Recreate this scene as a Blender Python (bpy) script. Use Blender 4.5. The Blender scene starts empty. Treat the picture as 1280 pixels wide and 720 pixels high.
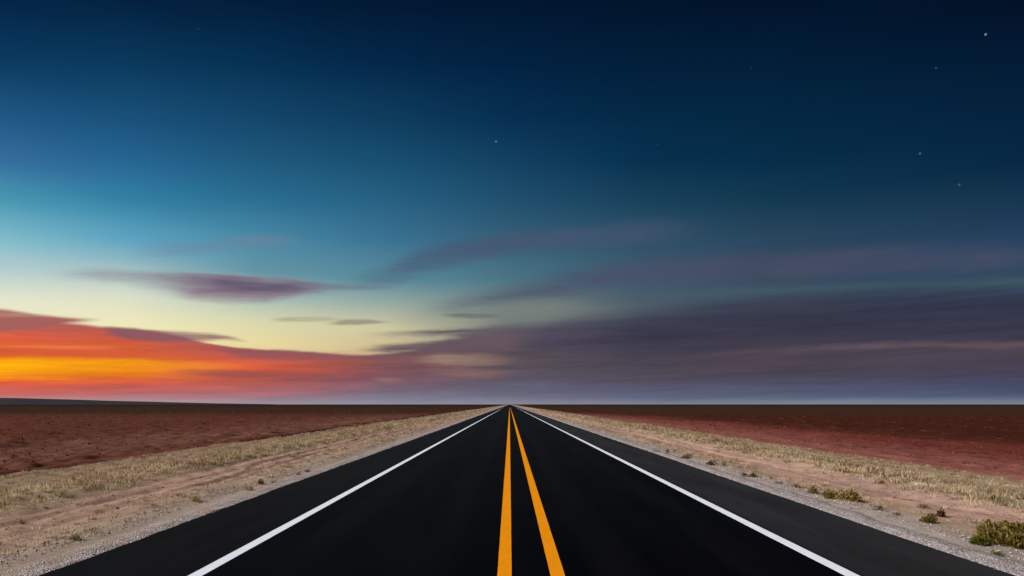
import bpy, math, random
import numpy as np

random.seed(7)
rng = np.random.default_rng(11)
R = math.radians
SC = bpy.context.scene
COL = SC.collection

# ---------------------------------------------------------------- camera facts
F = 900.0            # focal length in photo pixels (1280 wide)
VX, VY = 637.0, 505.5   # where the road vanishes
H = 1.85             # eye height
EXPO = 1.2
GAIN = 2.0 ** EXPO


def ground_at(px, py):
    d = F * H / (py - VY)
    return (px - VX) / F * d, d


def lin(c):
    out = []
    for v in c[:3]:
        v /= 255.0
        out.append(v / 12.92 if v <= 0.04045 else ((v + 0.055) / 1.055) ** 2.4)
    return out


def alb(c, k=1.0):
    """Base colour whose sunlit look is the 0-255 colour c."""
    return tuple(min(0.9, v * k) for v in lin(c)) + (1.0,)


def tag(o, label=None, cat=None, group=None, kind=None):
    if label: o['label'] = label
    if cat: o['category'] = cat
    if group: o['group'] = group
    if kind: o['kind'] = kind
    return o


# ---------------------------------------------------------------- node helper
class NT:
    def __init__(self, tree):
        self.t = tree
        self.n = tree.nodes
        self.l = tree.links

    def node(self, typ, **kw):
        nd = self.n.new(typ)
        for k, v in kw.items():
            setattr(nd, k, v)
        return nd

    def put(self, sock, v):
        if isinstance(v, bpy.types.NodeSocket):
            self.l.new(v, sock)
        elif isinstance(v, (int, float)):
            sock.default_value = v
        else:
            v = tuple(v)
            if len(sock.default_value) == 4 and len(v) == 3:
                v = v + (1.0,)
            sock.default_value = v

    def m(self, op, a, b=None, c=None, clamp=False):
        nd = self.node('ShaderNodeMath', operation=op, use_clamp=clamp)
        self.put(nd.inputs[0], a)
        if b is not None: self.put(nd.inputs[1], b)
        if c is not None: self.put(nd.inputs[2], c)
        return nd.outputs[0]

    def smooth(self, v, lo, hi, a=0.0, b=1.0):
        nd = self.node('ShaderNodeMapRange', interpolation_type='SMOOTHSTEP')
        self.put(nd.inputs['Value'], v)
        self.put(nd.inputs['From Min'], lo)
        self.put(nd.inputs['From Max'], hi)
        self.put(nd.inputs['To Min'], a)
        self.put(nd.inputs['To Max'], b)
        return nd.outputs['Result']

    def mix(self, f, a, b, blend='MIX'):
        nd = self.node('ShaderNodeMix', data_type='RGBA', blend_type=blend)
        self.put(nd.inputs[0], f)
        self.put(nd.inputs[6], a)
        self.put(nd.inputs[7], b)
        return nd.outputs[2]

    def xyz(self, x, y, z):
        nd = self.node('ShaderNodeCombineXYZ')
        for i, v in enumerate((x, y, z)):
            self.put(nd.inputs[i], v)
        return nd.outputs[0]

    def noise(self, vec, scale, detail=3.0, rough=0.55, dist=0.0, color=False):
        nd = self.node('ShaderNodeTexNoise')
        self.put(nd.inputs['Vector'], vec)
        nd.inputs['Scale'].default_value = scale
        nd.inputs['Detail'].default_value = detail
        nd.inputs['Roughness'].default_value = rough
        nd.inputs['Distortion'].default_value = dist
        return nd.outputs['Color' if color else 'Fac']

    def ramp(self, fac, stops, interp='LINEAR'):
        nd = self.node('ShaderNodeValToRGB')
        cr = nd.color_ramp
        cr.interpolation = interp
        els = cr.elements
        while len(els) < len(stops):
            els.new(0.5)
        # set positions in order
        for i, (p, c) in enumerate(stops):
            els[i].position = p
            els[i].color = tuple(c[:3]) + (1.0,)
        self.put(nd.inputs[0], fac)
        return nd.outputs[0]

    def curve(self, val, pts, lo, hi, vlo, vhi):
        """Piecewise smooth function value(x) through pts, x in lo..hi, value in vlo..vhi."""
        nx = self.m('DIVIDE', self.m('SUBTRACT', val, lo), hi - lo, clamp=True)
        nd = self.node('ShaderNodeFloatCurve')
        cu = nd.mapping.curves[0]
        ps = [((x - lo) / (hi - lo), (v - vlo) / (vhi - vlo)) for x, v in pts]
        while len(cu.points) < len(ps):
            cu.points.new(0.5, 0.5)
        for i, p in enumerate(ps):
            cu.points[i].location = p
        nd.mapping.update()
        self.put(nd.inputs['Value'], nx)
        return self.m('MULTIPLY_ADD', nd.outputs[0], vhi - vlo, vlo)


# ================================================================= SKY (world)
SUN_EL, SUN_AZ = R(30.0), R(-104.0)      # soft light from the left
w = bpy.data.worlds.new("World")
SC.world = w
w.use_nodes = True
k = NT(w.node_tree)
for nd in list(k.n):
    k.n.remove(nd)
tc = k.node('ShaderNodeTexCoord')
sep = k.node('ShaderNodeSeparateXYZ')
k.l.new(tc.outputs['Generated'], sep.inputs[0])
X, Y, Z = sep.outputs
rad = k.m('SQRT', k.m('ADD', k.m('MULTIPLY', X, X), k.m('MULTIPLY', Y, Y)))
TEL = k.m('DIVIDE', Z, k.m('MAXIMUM', rad, 1e-4))     # tangent of elevation
AZ = k.m('ARCTAN2', X, Y)                             # azimuth, 0 along the road

# streaky air texture, long in azimuth and thin in elevation
sv = k.xyz(k.m('MULTIPLY', AZ, 3.0), k.m('MULTIPLY', TEL, 42.0), 0.0)
st1 = k.noise(sv, 1.0, 4.0, 0.6)
sv2 = k.xyz(k.m('MULTIPLY', AZ, 7.0), k.m('MULTIPLY', TEL, 110.0), 3.7)
st2 = k.noise(sv2, 1.0, 3.0, 0.6)
sv3 = k.xyz(k.m('MULTIPLY', AZ, 26.0), k.m('MULTIPLY', TEL, 90.0), 8.1)
st3 = k.noise(sv3, 1.0, 4.0, 0.65)
# slanted fibres: cirrus combed up to the right
sv4 = k.xyz(k.m('MULTIPLY', AZ, 9.0), k.m('MULTIPLY', k.m('SUBTRACT', TEL, k.m('MULTIPLY', AZ, 0.05)), 150.0), 5.5)
st4 = k.noise(sv4, 1.0, 5.0, 0.62, 0.6)
s4 = k.m('SUBTRACT', st4, 0.5)
sv5 = k.xyz(k.m('MULTIPLY', AZ, 5.0), k.m('MULTIPLY', k.m('SUBTRACT', TEL, k.m('MULTIPLY', AZ, 0.03)), 34.0), 1.5)
st5 = k.noise(sv5, 1.0, 4.0, 0.6, 0.8)
s5 = k.m('SUBTRACT', st5, 0.5)
s1 = k.m('SUBTRACT', st1, 0.5)
s2 = k.m('SUBTRACT', st2, 0.5)
s3 = k.m('SUBTRACT', st3, 0.5)


def az_of(px):
    return math.atan((px - VX) / F)


def tel_of(px, py):
    return (VY - py) / F * math.cos(az_of(px))


TMAX = 0.66
CLEAR = {
    -500: [(0, (4, 36, 76)), (150, (42, 96, 146)), (250, (90, 160, 188)), (340, (190, 205, 200)), (400, (236, 226, 190)), (500, (190, 125, 115))],
    0: [(0, (2, 34, 72)), (80, (8, 58, 100)), (150, (34, 88, 140)), (200, (56, 108, 164)), (250, (78, 152, 186)), (300, (130, 188, 204)), (340, (184, 206, 206)), (375, (230, 230, 206)), (410, (242, 234, 190)), (500, (196, 130, 122))],
    160: [(0, (2, 30, 64)), (80, (8, 56, 96)), (150, (26, 80, 128)), (200, (40, 100, 152)), (250, (54, 128, 172)), (300, (94, 164, 192)), (330, (146, 184, 192)), (370, (218, 222, 200)), (410, (242, 234, 186)), (500, (178, 130, 130))],
    320: [(0, (0, 26, 58)), (80, (4, 48, 86)), (150, (20, 70, 112)), (200, (32, 88, 130)), (250, (44, 110, 152)), (300, (74, 138, 166)), (340, (100, 148, 164)), (370, (162, 188, 182)), (400, (214, 214, 176)), (430, (236, 218, 158)), (500, (150, 130, 142))],
    480: [(0, (0, 22, 52)), (80, (2, 38, 76)), (150, (14, 60, 98)), (200, (24, 78, 116)), (250, (40, 96, 136)), (300, (58, 114, 146)), (350, (92, 140, 156)), (380, (150, 170, 162)), (410, (206, 200, 162)), (440, (206, 184, 142)), (470, (150, 122, 126)), (500, (126, 122, 142))],
    640: [(0, (0, 20, 48)), (80, (0, 32, 68)), (150, (5, 46, 84)), (200, (18, 62, 100)), (250, (34, 78, 114)), (300, (52, 94, 118)), (350, (74, 116, 132)), (385, (122, 134, 128)), (430, (96, 92, 102)), (480, (100, 92, 112)), (502, (118, 118, 136))],
    800: [(0, (0, 18, 44)), (100, (0, 32, 64)), (200, (4, 48, 82)), (250, (24, 64, 94)), (300, (46, 80, 104)), (350, (62, 88, 108)), (390, (82, 92, 102)), (430, (66, 62, 78)), (470, (80, 72, 88)), (502, (98, 104, 128))],
    960: [(0, (0, 16, 42)), (100, (0, 32, 62)), (200, (3, 44, 76)), (250, (18, 56, 84)), (300, (40, 70, 94)), (340, (52, 70, 92)), (370, (60, 80, 96)), (420, (56, 56, 72)), (460, (84, 70, 86)), (502, (88, 104, 134))],
    1280: [(0, (0, 14, 38)), (100, (1, 28, 58)), (200, (3, 38, 70)), (250, (22, 52, 82)), (300, (34, 64, 94)), (350, (44, 70, 92)), (390, (50, 54, 74)), (430, (56, 56, 72)), (470, (74, 70, 90)), (502, (86, 102, 132))],
}
BANK = {
    -500: [(370, (160, 90, 88)), (420, (224, 98, 60)), (452, (255, 176, 14)), (474, (240, 120, 34)), (500, (190, 120, 112))],
    0: [(380, (150, 92, 92)), (405, (188, 92, 84)), (420, (216, 92, 62)), (440, (228, 100, 48)), (447, (240, 116, 30)), (452, (255, 176, 12)), (467, (252, 162, 14)), (474, (242, 120, 34)), (480, (222, 92, 64)), (490, (198, 102, 96)), (500, (192, 130, 128))],
    160: [(400, (140, 88, 88)), (415, (180, 86, 70)), (430, (208, 90, 56)), (447, (220, 98, 46)), (452, (250, 160, 22)), (465, (248, 142, 22)), (474, (224, 98, 50)), (480, (206, 92, 76)), (490, (186, 102, 102)), (500, (172, 128, 132))],
    320: [(420, (132, 92, 108)), (440, (166, 86, 86)), (452, (204, 90, 62)), (462, (214, 90, 60)), (470, (176, 82, 72)), (480, (184, 96, 88)), (490, (166, 102, 108)), (500, (148, 124, 138))],
    480: [(430, (118, 92, 102)), (455, (132, 82, 84)), (470, (126, 82, 92)), (485, (122, 98, 114)), (500, (124, 124, 144))],
    640: [(395, (92, 90, 102)), (430, (78, 70, 88)), (450, (90, 78, 84)), (470, (90, 82, 96)), (490, (100, 101, 122)), (500, (114, 114, 134))],
    800: [(370, (66, 76, 96)), (410, (60, 60, 78)), (430, (62, 58, 76)), (450, (71, 65, 79)), (475, (82, 76, 92)), (490, (90, 92, 118)), (500, (98, 104, 128))],
    960: [(355, (56, 68, 88)), (380, (56, 60, 78)), (410, (51, 52, 70)), (450, (73, 64, 77)), (470, (76, 70, 86)), (490, (82, 87, 112)), (500, (88, 102, 126))],
    1280: [(345, (50, 66, 88)), (380, (50, 52, 72)), (410, (52, 52, 70)), (430, (66, 60, 74)), (460, (70, 62, 80)), (480, (70, 72, 102)), (490, (74, 83, 110)), (500, (86, 98, 122))],
}


for _c in CLEAR.values():
    for _i, (_y, (_r, _g, _b)) in enumerate(_c):
        if _y <= 250: _c[_i] = (_y, (_r * 0.93, _g, _b * 0.955))


def field(tab, vcoord, tmax):
    cols = sorted(tab)
    out = None
    prev = None
    for px in cols:
        stops = sorted([(max(0.0, tel_of(px, py)) / tmax, [v / GAIN for v in lin(c)]) for py, c in tab[px]], key=lambda s: s[0])
        if tmax == TMAX:
            stops.append((1.0, [v / GAIN for v in lin((0, 12, 34))]))
        stops = [(min(1, p), c) for p, c in stops]
        col = k.ramp(vcoord, stops, 'LINEAR')
        if out is None:
            out = col
        else:
            a0, a1 = az_of(prev), az_of(px)
            f = k.node('ShaderNodeMapRange', interpolation_type='LINEAR')
            k.put(f.inputs['Value'], AZ)
            f.inputs['From Min'].default_value = a0
            f.inputs['From Max'].default_value = a1
            out = k.mix(f.outputs['Result'], out, col)
        prev = px
    return out


tv = k.m('DIVIDE', k.m('ADD', TEL, k.m('MULTIPLY', s1, 0.006)), TMAX, clamp=True)
clear = field(CLEAR, tv, TMAX)
BMAX = 0.18
tb = k.m('ADD', TEL, k.m('ADD', k.m('MULTIPLY', s1, 0.010), k.m('ADD', k.m('MULTIPLY', s2, 0.008), k.m('MULTIPLY', s3, 0.005))))
bank = field(BANK, k.m('DIVIDE', tb, BMAX, clamp=True), BMAX)
bank = k.mix(1.0, bank, k.xyz(*[k.m('ADD', 1.0, k.m('ADD', k.m('MULTIPLY', s1, 0.5), k.m('ADD', k.m('MULTIPLY', s2, 0.55), k.m('MULTIPLY', s4, 0.55))))] * 3), 'MULTIPLY')

ALO, AHI = az_of(-900), az_of(2200)


def edge(pts):
    pts = [(az_of(px), tel_of(px, py)) for px, py in pts]
    return k.curve(AZ, pts, ALO, AHI, -0.05, 0.35)


# edge wobble
def wob(a1, a3):
    return k.m('ADD', k.m('MULTIPLY', s1, a1), k.m('ADD', k.m('MULTIPLY', s3, a3), k.m('MULTIPLY', s5, a1 * 1.6)))


# cloud bank along the horizon: crisp upper edge left, diffuse right
top = edge([(-900, 360), (-200, 380), (0, 399), (40, 403), (72, 406), (100, 408), (170, 411), (225, 418), (258, 427), (285, 432), (318, 435),
            (400, 440), (450, 444), (490, 440), (540, 430), (590, 419), (640, 409), (700, 403), (800, 392), (900, 376), (1000, 366),
            (1280, 352), (2200, 340)])
soft = k.smooth(AZ, az_of(420), az_of(860), 0.0028, 0.016)
d = k.m('ADD', k.m('SUBTRACT', top, TEL), wob(0.008, 0.004))
mask = k.smooth(k.m('DIVIDE', d, soft), -1.0, 1.0)
sky = k.mix(mask, clear, bank)


def streak(sky, tops, bots, color, alpha, soft=0.003, w1=0.008, w3=0.006, fade=30, fib=1.0, sb=None):
    """A cloud streak between an upper and a lower edge, fading at both ends."""
    x0, x1 = tops[0][0], tops[-1][0]
    tt = edge([(-900, tops[0][1])] * (x0 > -890) + tops + [(2200, tops[-1][1])])
    bb = edge([(-900, bots[0][1])] * (x0 > -890) + bots + [(2200, bots[-1][1])])
    wv = wob(w1, w3)
    up = k.smooth(k.m('ADD', k.m('SUBTRACT', tt, TEL), wv), -soft, soft)
    sb = sb or soft
    dn = k.smooth(k.m('ADD', k.m('SUBTRACT', TEL, bb), wv), -sb, sb)
    a = k.m('MULTIPLY', up, dn)
    a = k.m('MULTIPLY', a, k.smooth(AZ, az_of(x0), az_of(x0 + fade)))
    a = k.m('MULTIPLY', a, k.smooth(AZ, az_of(x1 - fade), az_of(x1), 1.0, 0.0))
    a = k.m('MULTIPLY', a, k.m('MULTIPLY', alpha, k.m('ADD', 1.0, k.m('ADD', k.m('MULTIPLY', s4, 1.7 * fib), k.m('MULTIPLY', s5, 1.5 * fib)))), clamp=True)
    return k.mix(a, sky, [v / GAIN for v in lin(color)])


# torn upper lobes of the sunset bank
sky = streak(sky, [(-800, 366), (-200, 380), (0, 386), (40, 391), (80, 397), (135, 399)],
             [(-800, 440), (-200, 430), (0, 414), (50, 409), (78, 403), (135, 401)], (166, 96, 92), 0.95, 0.003, 0.006, 0.003, 45, 0.4)
sky = streak(sky, [(120, 408), (170, 410), (240, 415), (285, 419), (318, 427)],
             [(120, 416), (170, 424), (240, 428), (285, 426), (318, 429)], (138, 88, 98), 0.9, 0.0028, 0.005, 0.003, 30, 0.4)
sky = streak(sky, [(250, 431), (320, 436), (400, 440), (460, 444)],
             [(250, 436), (320, 448), (400, 450), (460, 450)], (140, 84, 92), 0.6, 0.003, 0.005, 0.003, 50, 0.4)
# long mauve lens cloud over the glow: grey thin front, rosy body, dark tip
sky = streak(sky, [(40, 338), (130, 337), (200, 338), (300, 342), (380, 347)],
             [(40, 344), (130, 352), (200, 356), (300, 352), (380, 352)], (140, 142, 152), 0.7, 0.006, 0.008, 0.004, 110, 0.8, 0.008)
sky = streak(sky, [(150, 345), (200, 343), (300, 345), (380, 350), (450, 358)],
             [(150, 356), (200, 362), (245, 371), (300, 375), (370, 371), (450, 361)], (136, 112, 130), 0.85, 0.004, 0.010, 0.005, 110, 0.7, 0.009)
sky = streak(sky, [(190, 347), (260, 346), (320, 349), (390, 354), (448, 358)],
             [(190, 352), (260, 359), (320, 364), (390, 363), (448, 360)], (98, 86, 110), 0.8, 0.005, 0.009, 0.005, 100, 0.8, 0.007)
# thin veil trailing above it
sky = streak(sky, [(150, 306), (260, 299), (330, 296), (400, 300)], [(150, 322), (260, 316), (330, 309), (400, 306)],
             (112, 128, 150), 0.40, 0.006, fade=80)
# slanting veil rising to the right of the lens
sky = streak(sky, [(400, 353), (470, 335), (540, 310), (620, 294), (760, 282), (900, 276)],
             [(400, 363), (470, 357), (540, 339), (620, 322), (760, 306), (900, 296)], (72, 84, 112), 0.62, 0.011, fade=120, fib=0.6)
sky = streak(sky, [(470, 396), (560, 376), (640, 358), (760, 334), (900, 322), (1100, 312), (1400, 306)],
             [(470, 401), (560, 392), (640, 380), (760, 362), (900, 350), (1100, 342), (1400, 332)], (74, 78, 102), 0.66, 0.015, fade=170, fib=0.7)
sky = streak(sky, [(360, 352), (430, 356), (520, 357)], [(360, 358), (430, 361), (520, 360)], (108, 112, 130), 0.6, 0.004, 0.006, 0.004, fade=70)
# dark wisps inside the pale gap
sky = streak(sky, [(330, 398), (380, 396), (440, 398)], [(330, 402), (380, 403), (440, 401)], (178, 166, 136), 0.7, 0.002, 0.003, 0.003)
sky = streak(sky, [(400, 403), (440, 399), (495, 402)], [(400, 407), (440, 406), (495, 404)], (136, 122, 112), 0.85, 0.002, 0.003, 0.003)
sky = streak(sky, [(545, 393), (590, 392), (640, 394)], [(545, 396), (590, 397), (640, 397)], (104, 106, 104), 0.8, 0.002, 0.003, 0.003)
sky = streak(sky, [(440, 417), (520, 414), (600, 410), (700, 402)], [(440, 422), (520, 421), (600, 420), (700, 416)], (98, 90, 98), 0.8, 0.004, fade=110)
sky = streak(sky, [(430, 434), (500, 430), (600, 424), (680, 418)], [(430, 441), (500, 441), (600, 440), (680, 436)], (102, 84, 92), 0.75, 0.004, fade=60)
# pale glowing slits low over the road
sky = streak(sky, [(300, 432), (325, 429), (360, 432)], [(300, 435), (325, 434), (360, 434)], (240, 205, 165), 0.6, 0.0014, 0.003, 0.003, fade=26)
sky = streak(sky, [(395, 439), (440, 438), (480, 441)], [(395, 442), (440, 443), (480, 443)], (216, 176, 140), 0.6, 0.0022, 0.003, 0.003, fade=34)
sky = streak(sky, [(500, 449), (560, 444), (660, 446)], [(500, 452), (560, 455), (660, 453)], (156, 128, 112), 0.62, 0.0055, 0.010, 0.006, fade=60)
sky = streak(sky, [(510, 464), (570, 462), (660, 463)], [(510, 467), (570, 470), (660, 468)], (136, 104, 100), 0.55, 0.005, 0.010, 0.006, fade=60)
sky = streak(sky, [(455, 473), (480, 472), (515, 474)], [(455, 476), (480, 477), (515, 476)], (164, 120, 108), 0.55, 0.003, fade=28)
# light streaks through the darker right side
sky = streak(sky, [(560, 385), (640, 376), (760, 378)], [(560, 396), (640, 403), (760, 390)], (118, 126, 122), 0.6, 0.009, fade=90)
sky = streak(sky, [(780, 449), (950, 437), (1100, 430), (1280, 426), (1500, 423)], [(780, 455), (950, 443), (1100, 436), (1280, 434), (1500, 432)],
             (108, 86, 96), 0.65, 0.004, fade=200)
sky = streak(sky, [(760, 448), (900, 441), (1280, 436), (1500, 436)], [(760, 470), (900, 463), (1280, 452), (1500, 450)],
             (86, 70, 80), 0.30, 0.006, fade=160)
sky = streak(sky, [(700, 372), (900, 360), (1280, 346), (1500, 344)], [(700, 380), (900, 370), (1280, 356), (1500, 352)],
             (68, 92, 104), 0.5, 0.005, fade=160)
# streaks in the orange bank
sky = streak(sky, [(-600, 433), (0, 437), (130, 438), (230, 441)], [(-600, 444), (0, 446), (130, 446), (230, 445)], (206, 88, 60), 0.55, 0.002, 0.004, 0.002, fade=90)
sky = streak(sky, [(-600, 428), (0, 432), (120, 433), (180, 435)], [(-600, 432), (0, 435), (120, 436), (180, 437)], (240, 124, 74), 0.6, 0.0018, 0.004, 0.002, fade=80)
sky = streak(sky, [(190, 459), (260, 462), (420, 464)], [(190, 466), (260, 472), (420, 471)], (160, 80, 74), 0.6, 0.003, fade=80)
# pale line of air right on the horizon
hz = k.smooth(TEL, 0.0, 0.011, 1.0, 0.0)
sky = k.mix(k.m('MULTIPLY', hz, 0.35), sky, [v / GAIN for v in lin((165, 160, 165))])

nish = k.node('ShaderNodeTexSky', sky_type='NISHITA')
nish.sun_disc = False
nish.sun_elevation = SUN_EL
nish.sun_rotation = SUN_AZ % (2 * math.pi)
bg = k.node('ShaderNodeBackground')
k.put(bg.inputs[0], sky)
bg.inputs[1].default_value = 1.0
bg2 = k.node('ShaderNodeBackground')
k.put(bg2.inputs[0], nish.outputs[0])
bg2.inputs[1].default_value = 0.00025
add = k.node('ShaderNodeAddShader')
k.l.new(bg.outputs[0], add.inputs[0])
k.l.new(bg2.outputs[0], add.inputs[1])
wo = k.node('ShaderNodeOutputWorld')
k.l.new(add.outputs[0], wo.inputs[0])

# ---------------------------------------------------------------- sun
sl = bpy.data.lights.new('sun', 'SUN')
sl.energy = 2.6
sl.angle = R(24)
sl.color = (1.0, 0.95, 0.90)
so = bpy.data.objects.new('sun', sl)
COL.objects.link(so)
LAMP_EL = SUN_EL
dirv = (math.sin(SUN_AZ) * math.cos(LAMP_EL), math.cos(SUN_AZ) * math.cos(LAMP_EL), math.sin(LAMP_EL))
from mathutils import Vector
so.rotation_euler = Vector(dirv).to_track_quat('Z', 'Y').to_euler()
so.location = (-40, 20, 30)


# ================================================================= materials
def new_mat(name):
    m = bpy.data.materials.new(name)
    m.use_nodes = True
    nt = NT(m.node_tree)
    b = nt.n['Principled BSDF']
    return m, nt, b


def pos(nt):
    g = nt.node('ShaderNodeNewGeometry')
    s = nt.node('ShaderNodeSeparateXYZ')
    nt.l.new(g.outputs['Position'], s.inputs[0])
    return g.outputs['Position'], s.outputs[0], s.outputs[1], s.outputs[2]


def bump(nt, b, h, strength, dist):
    bn = nt.node('ShaderNodeBump')
    bn.inputs['Strength'].default_value = strength
    bn.inputs['Distance'].default_value = dist
    nt.put(bn.inputs['Height'], h)
    nt.l.new(bn.outputs[0], b.inputs['Normal'])


K = 1.12   # ground base colour per look colour

# ---- desert ground
def ground_material():
    m, nt, b = new_mat('desert soil')
    P, x, y, z = pos(nt)
    n_big = nt.noise(P, 0.11, 4, 0.6)
    n_mid = nt.noise(P, 0.9, 5, 0.65)
    n_fine = nt.noise(P, 7.0, 6, 0.7)
    n_grit = nt.noise(P, 38.0, 4, 0.75)
    # streaks run with the road
    stv = nt.xyz(nt.m('MULTIPLY', x, 1.0), nt.m('MULTIPLY', y, 0.07), z)
    n_str = nt.noise(stv, 2.4, 5, 0.6)
    wobx = nt.m('ADD', nt.m('MULTIPLY', nt.m('SUBTRACT', n_mid, 0.5), 1.3), nt.m('MULTIPLY', nt.m('SUBTRACT', n_big, 0.5), 1.2))
    wobx = nt.m('ADD', wobx, nt.m('MULTIPLY', nt.m('SUBTRACT', n_fine, 0.5), 0.8))
    xx = nt.m('ADD', x, wobx)
    xx = nt.m('ADD', xx, nt.m('MULTIPLY', nt.m('MULTIPLY', nt.m('SUBTRACT', nt.noise(nt.xyz(nt.m('MULTIPLY', x, 0.12), nt.m('MULTIPLY', y, 0.05), 0.0), 1.0, 4, 0.6), 0.5), 16.0), nt.smooth(nt.m('ABSOLUTE', x), 15, 24)))
    S = 32.0
    L = [(5.0, (128, 116, 110)), (6.2, (134, 116, 102)), (6.9, (140, 116, 98)), (7.5, (144, 113, 97)), (8.6, (142, 112, 97)), (9.1, (134, 112, 88)),
         (10.6, (146, 124, 98)), (11.6, (132, 110, 87)), (13.2, (126, 105, 83)), (13.8, (124, 92, 76)), (14.3, (96, 58, 48)), (17.0, (102, 68, 58)), (24, (92, 56, 48)), (31, (86, 50, 41))]
    Rr = [(5.0, (136, 126, 124)), (6.4, (142, 130, 122)), (6.9, (146, 121, 102)), (7.6, (150, 119, 99)), (8.0, (154, 120, 106)), (8.9, (154, 122, 108)),
          (9.4, (146, 124, 100)), (10.4, (146, 126, 98)), (12.4, (132, 112, 84)), (13.0, (122, 92, 74)), (13.5, (122, 76, 69)), (16.5, (110, 65, 59)), (20, (98, 48, 43)), (22, (86, 42, 36)), (25, (66, 34, 26)), (31, (60, 30, 22))]
    def verge(p, c):
        if p > 13.4: return alb(c, K)
        g_ = sum(c) / 3.0
        return alb(tuple(v * 0.84 + g_ * 0.16 for v in c), K * 1.17)
    cl = nt.ramp(nt.m('DIVIDE', nt.m('MULTIPLY', xx, -1.0), S, clamp=True), [(p / S, verge(p, c)) for p, c in L])
    cr = nt.ramp(nt.m('DIVIDE', xx, S, clamp=True), [(p / S, verge(p, c)) for p, c in Rr])
    col = nt.mix(nt.m('GREATER_THAN', x, 0.0), cl, cr)
    # far plain: dark scrub takes over from the bare red soil
    far = nt.smooth(nt.m('ADD', y, nt.m('MULTIPLY', nt.m('SUBTRACT', n_big, 0.5), 60)), 85, 190)
    farside = nt.m('MULTIPLY', far, nt.smooth(nt.m('ABSOLUTE', xx), 12.5, 14.5))
    scrub_v = nt.xyz(nt.m('MULTIPLY', x, 0.03), nt.m('MULTIPLY', y, 0.012), 0.0)
    n_scrub = nt.noise(scrub_v, 1.0, 5, 0.6)
    scrub = nt.mix(nt.smooth(n_scrub, 0.40, 0.62), alb((58, 33, 25), K), alb((47, 41, 31), K))
    col = nt.mix(farside, col, scrub)
    dark = nt.smooth(y, 260, 1100)
    darks = nt.m('MULTIPLY', dark, nt.smooth(nt.m('ABSOLUTE', xx), 13, 30))
    col = nt.mix(darks, col, alb((37, 32, 31), K))
    # mottling
    v = nt.m('ADD', 0.30, nt.m('MULTIPLY', n_fine, 0.80))
    v = nt.m('ADD', v, nt.m('MULTIPLY', n_grit, 0.60))
    v = nt.m('MULTIPLY', v, nt.m('ADD', 0.45, nt.m('MULTIPLY', n_str, 1.10)))
    col = nt.mix(1.0, col, nt.xyz(v, v, v), 'MULTIPLY')
    # paler crust patches in the red field
    crust = nt.m('MULTIPLY', nt.smooth(n_mid, 0.55, 0.72), nt.smooth(nt.m('ABSOLUTE', x), 14, 17))
    col = nt.mix(nt.m('MULTIPLY', crust, 0.5), col, alb((126, 88, 76), K))
    dark_patch = nt.m('MULTIPLY', nt.smooth(nt.noise(nt.xyz(nt.m('MULTIPLY', x, 0.5), nt.m('MULTIPLY', y, 0.35), 9.0), 1.0, 5, 0.7), 0.54, 0.66), nt.smooth(nt.m('ABSOLUTE', x), 14, 17))  # darker noise patches in the red field
    col = nt.mix(nt.m('MULTIPLY', dark_patch, 0.45), col, alb((62, 36, 30), K))
    nt.put(b.inputs['Base Color'], col)
    b.inputs['Roughness'].default_value = 0.95
    b.inputs['Specular IOR Level'].default_value = 0.0
    hh = nt.m('ADD', nt.m('MULTIPLY', n_fine, 0.6), nt.m('MULTIPLY', n_grit, 0.35))
    hh = nt.m('ADD', hh, nt.m('MULTIPLY', n_mid, 1.2))
    bump(nt, b, hh, 0.5, 0.05)
    return m


def gravel_material():
    m, nt, b = new_mat('crushed stone')
    P, x, y, z = pos(nt)
    vo = nt.node('ShaderNodeTexVoronoi')
    nt.put(vo.inputs['Vector'], P)
    vo.inputs['Scale'].default_value = 44.0
    n = nt.noise(P, 3.0, 5, 0.7)
    n2 = nt.noise(P, 60.0, 3, 0.7)
    sepc = nt.node('ShaderNodeSeparateColor')
    nt.l.new(vo.outputs['Color'], sepc.inputs[0])
    c = nt.ramp(sepc.outputs[0], [(0, alb((116, 106, 104), K)), (0.35, alb((150, 139, 137), K)), (0.7, alb((172, 162, 163), K)), (1, alb((206, 200, 204), K))])
    c = nt.mix(nt.m('MULTIPLY', nt.smooth(n, 0.50, 0.70), 0.7), c, alb((148, 126, 112), K))
    # sand creeps in over the outer side of the stones
    ox = nt.m('ADD', nt.m('ABSOLUTE', nt.m('SUBTRACT', x, 0.19)), nt.m('MULTIPLY', nt.m('SUBTRACT', n, 0.5), 1.6))
    c = nt.mix(nt.m('MULTIPLY', nt.smooth(nt.m('ADD', ox, nt.m('MULTIPLY', nt.m('LESS_THAN', x, 0.0), 0.28)), 5.5, 6.15), 0.88), c, alb((146, 127, 112), K))
    v = nt.m('ADD', 0.60, nt.m('MULTIPLY', n2, 0.6))
    c = nt.mix(1.0, c, nt.xyz(v, v, v), 'MULTIPLY')
    nt.put(b.inputs['Base Color'], c)
    b.inputs['Roughness'].default_value = 0.9
    b.inputs['Specular IOR Level'].default_value = 0.0
    bump(nt, b, nt.m('SUBTRACT', nt.m('MULTIPLY', n2, 0.4), vo.outputs['Distance']), 0.8, 0.02)
    return m


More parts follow.
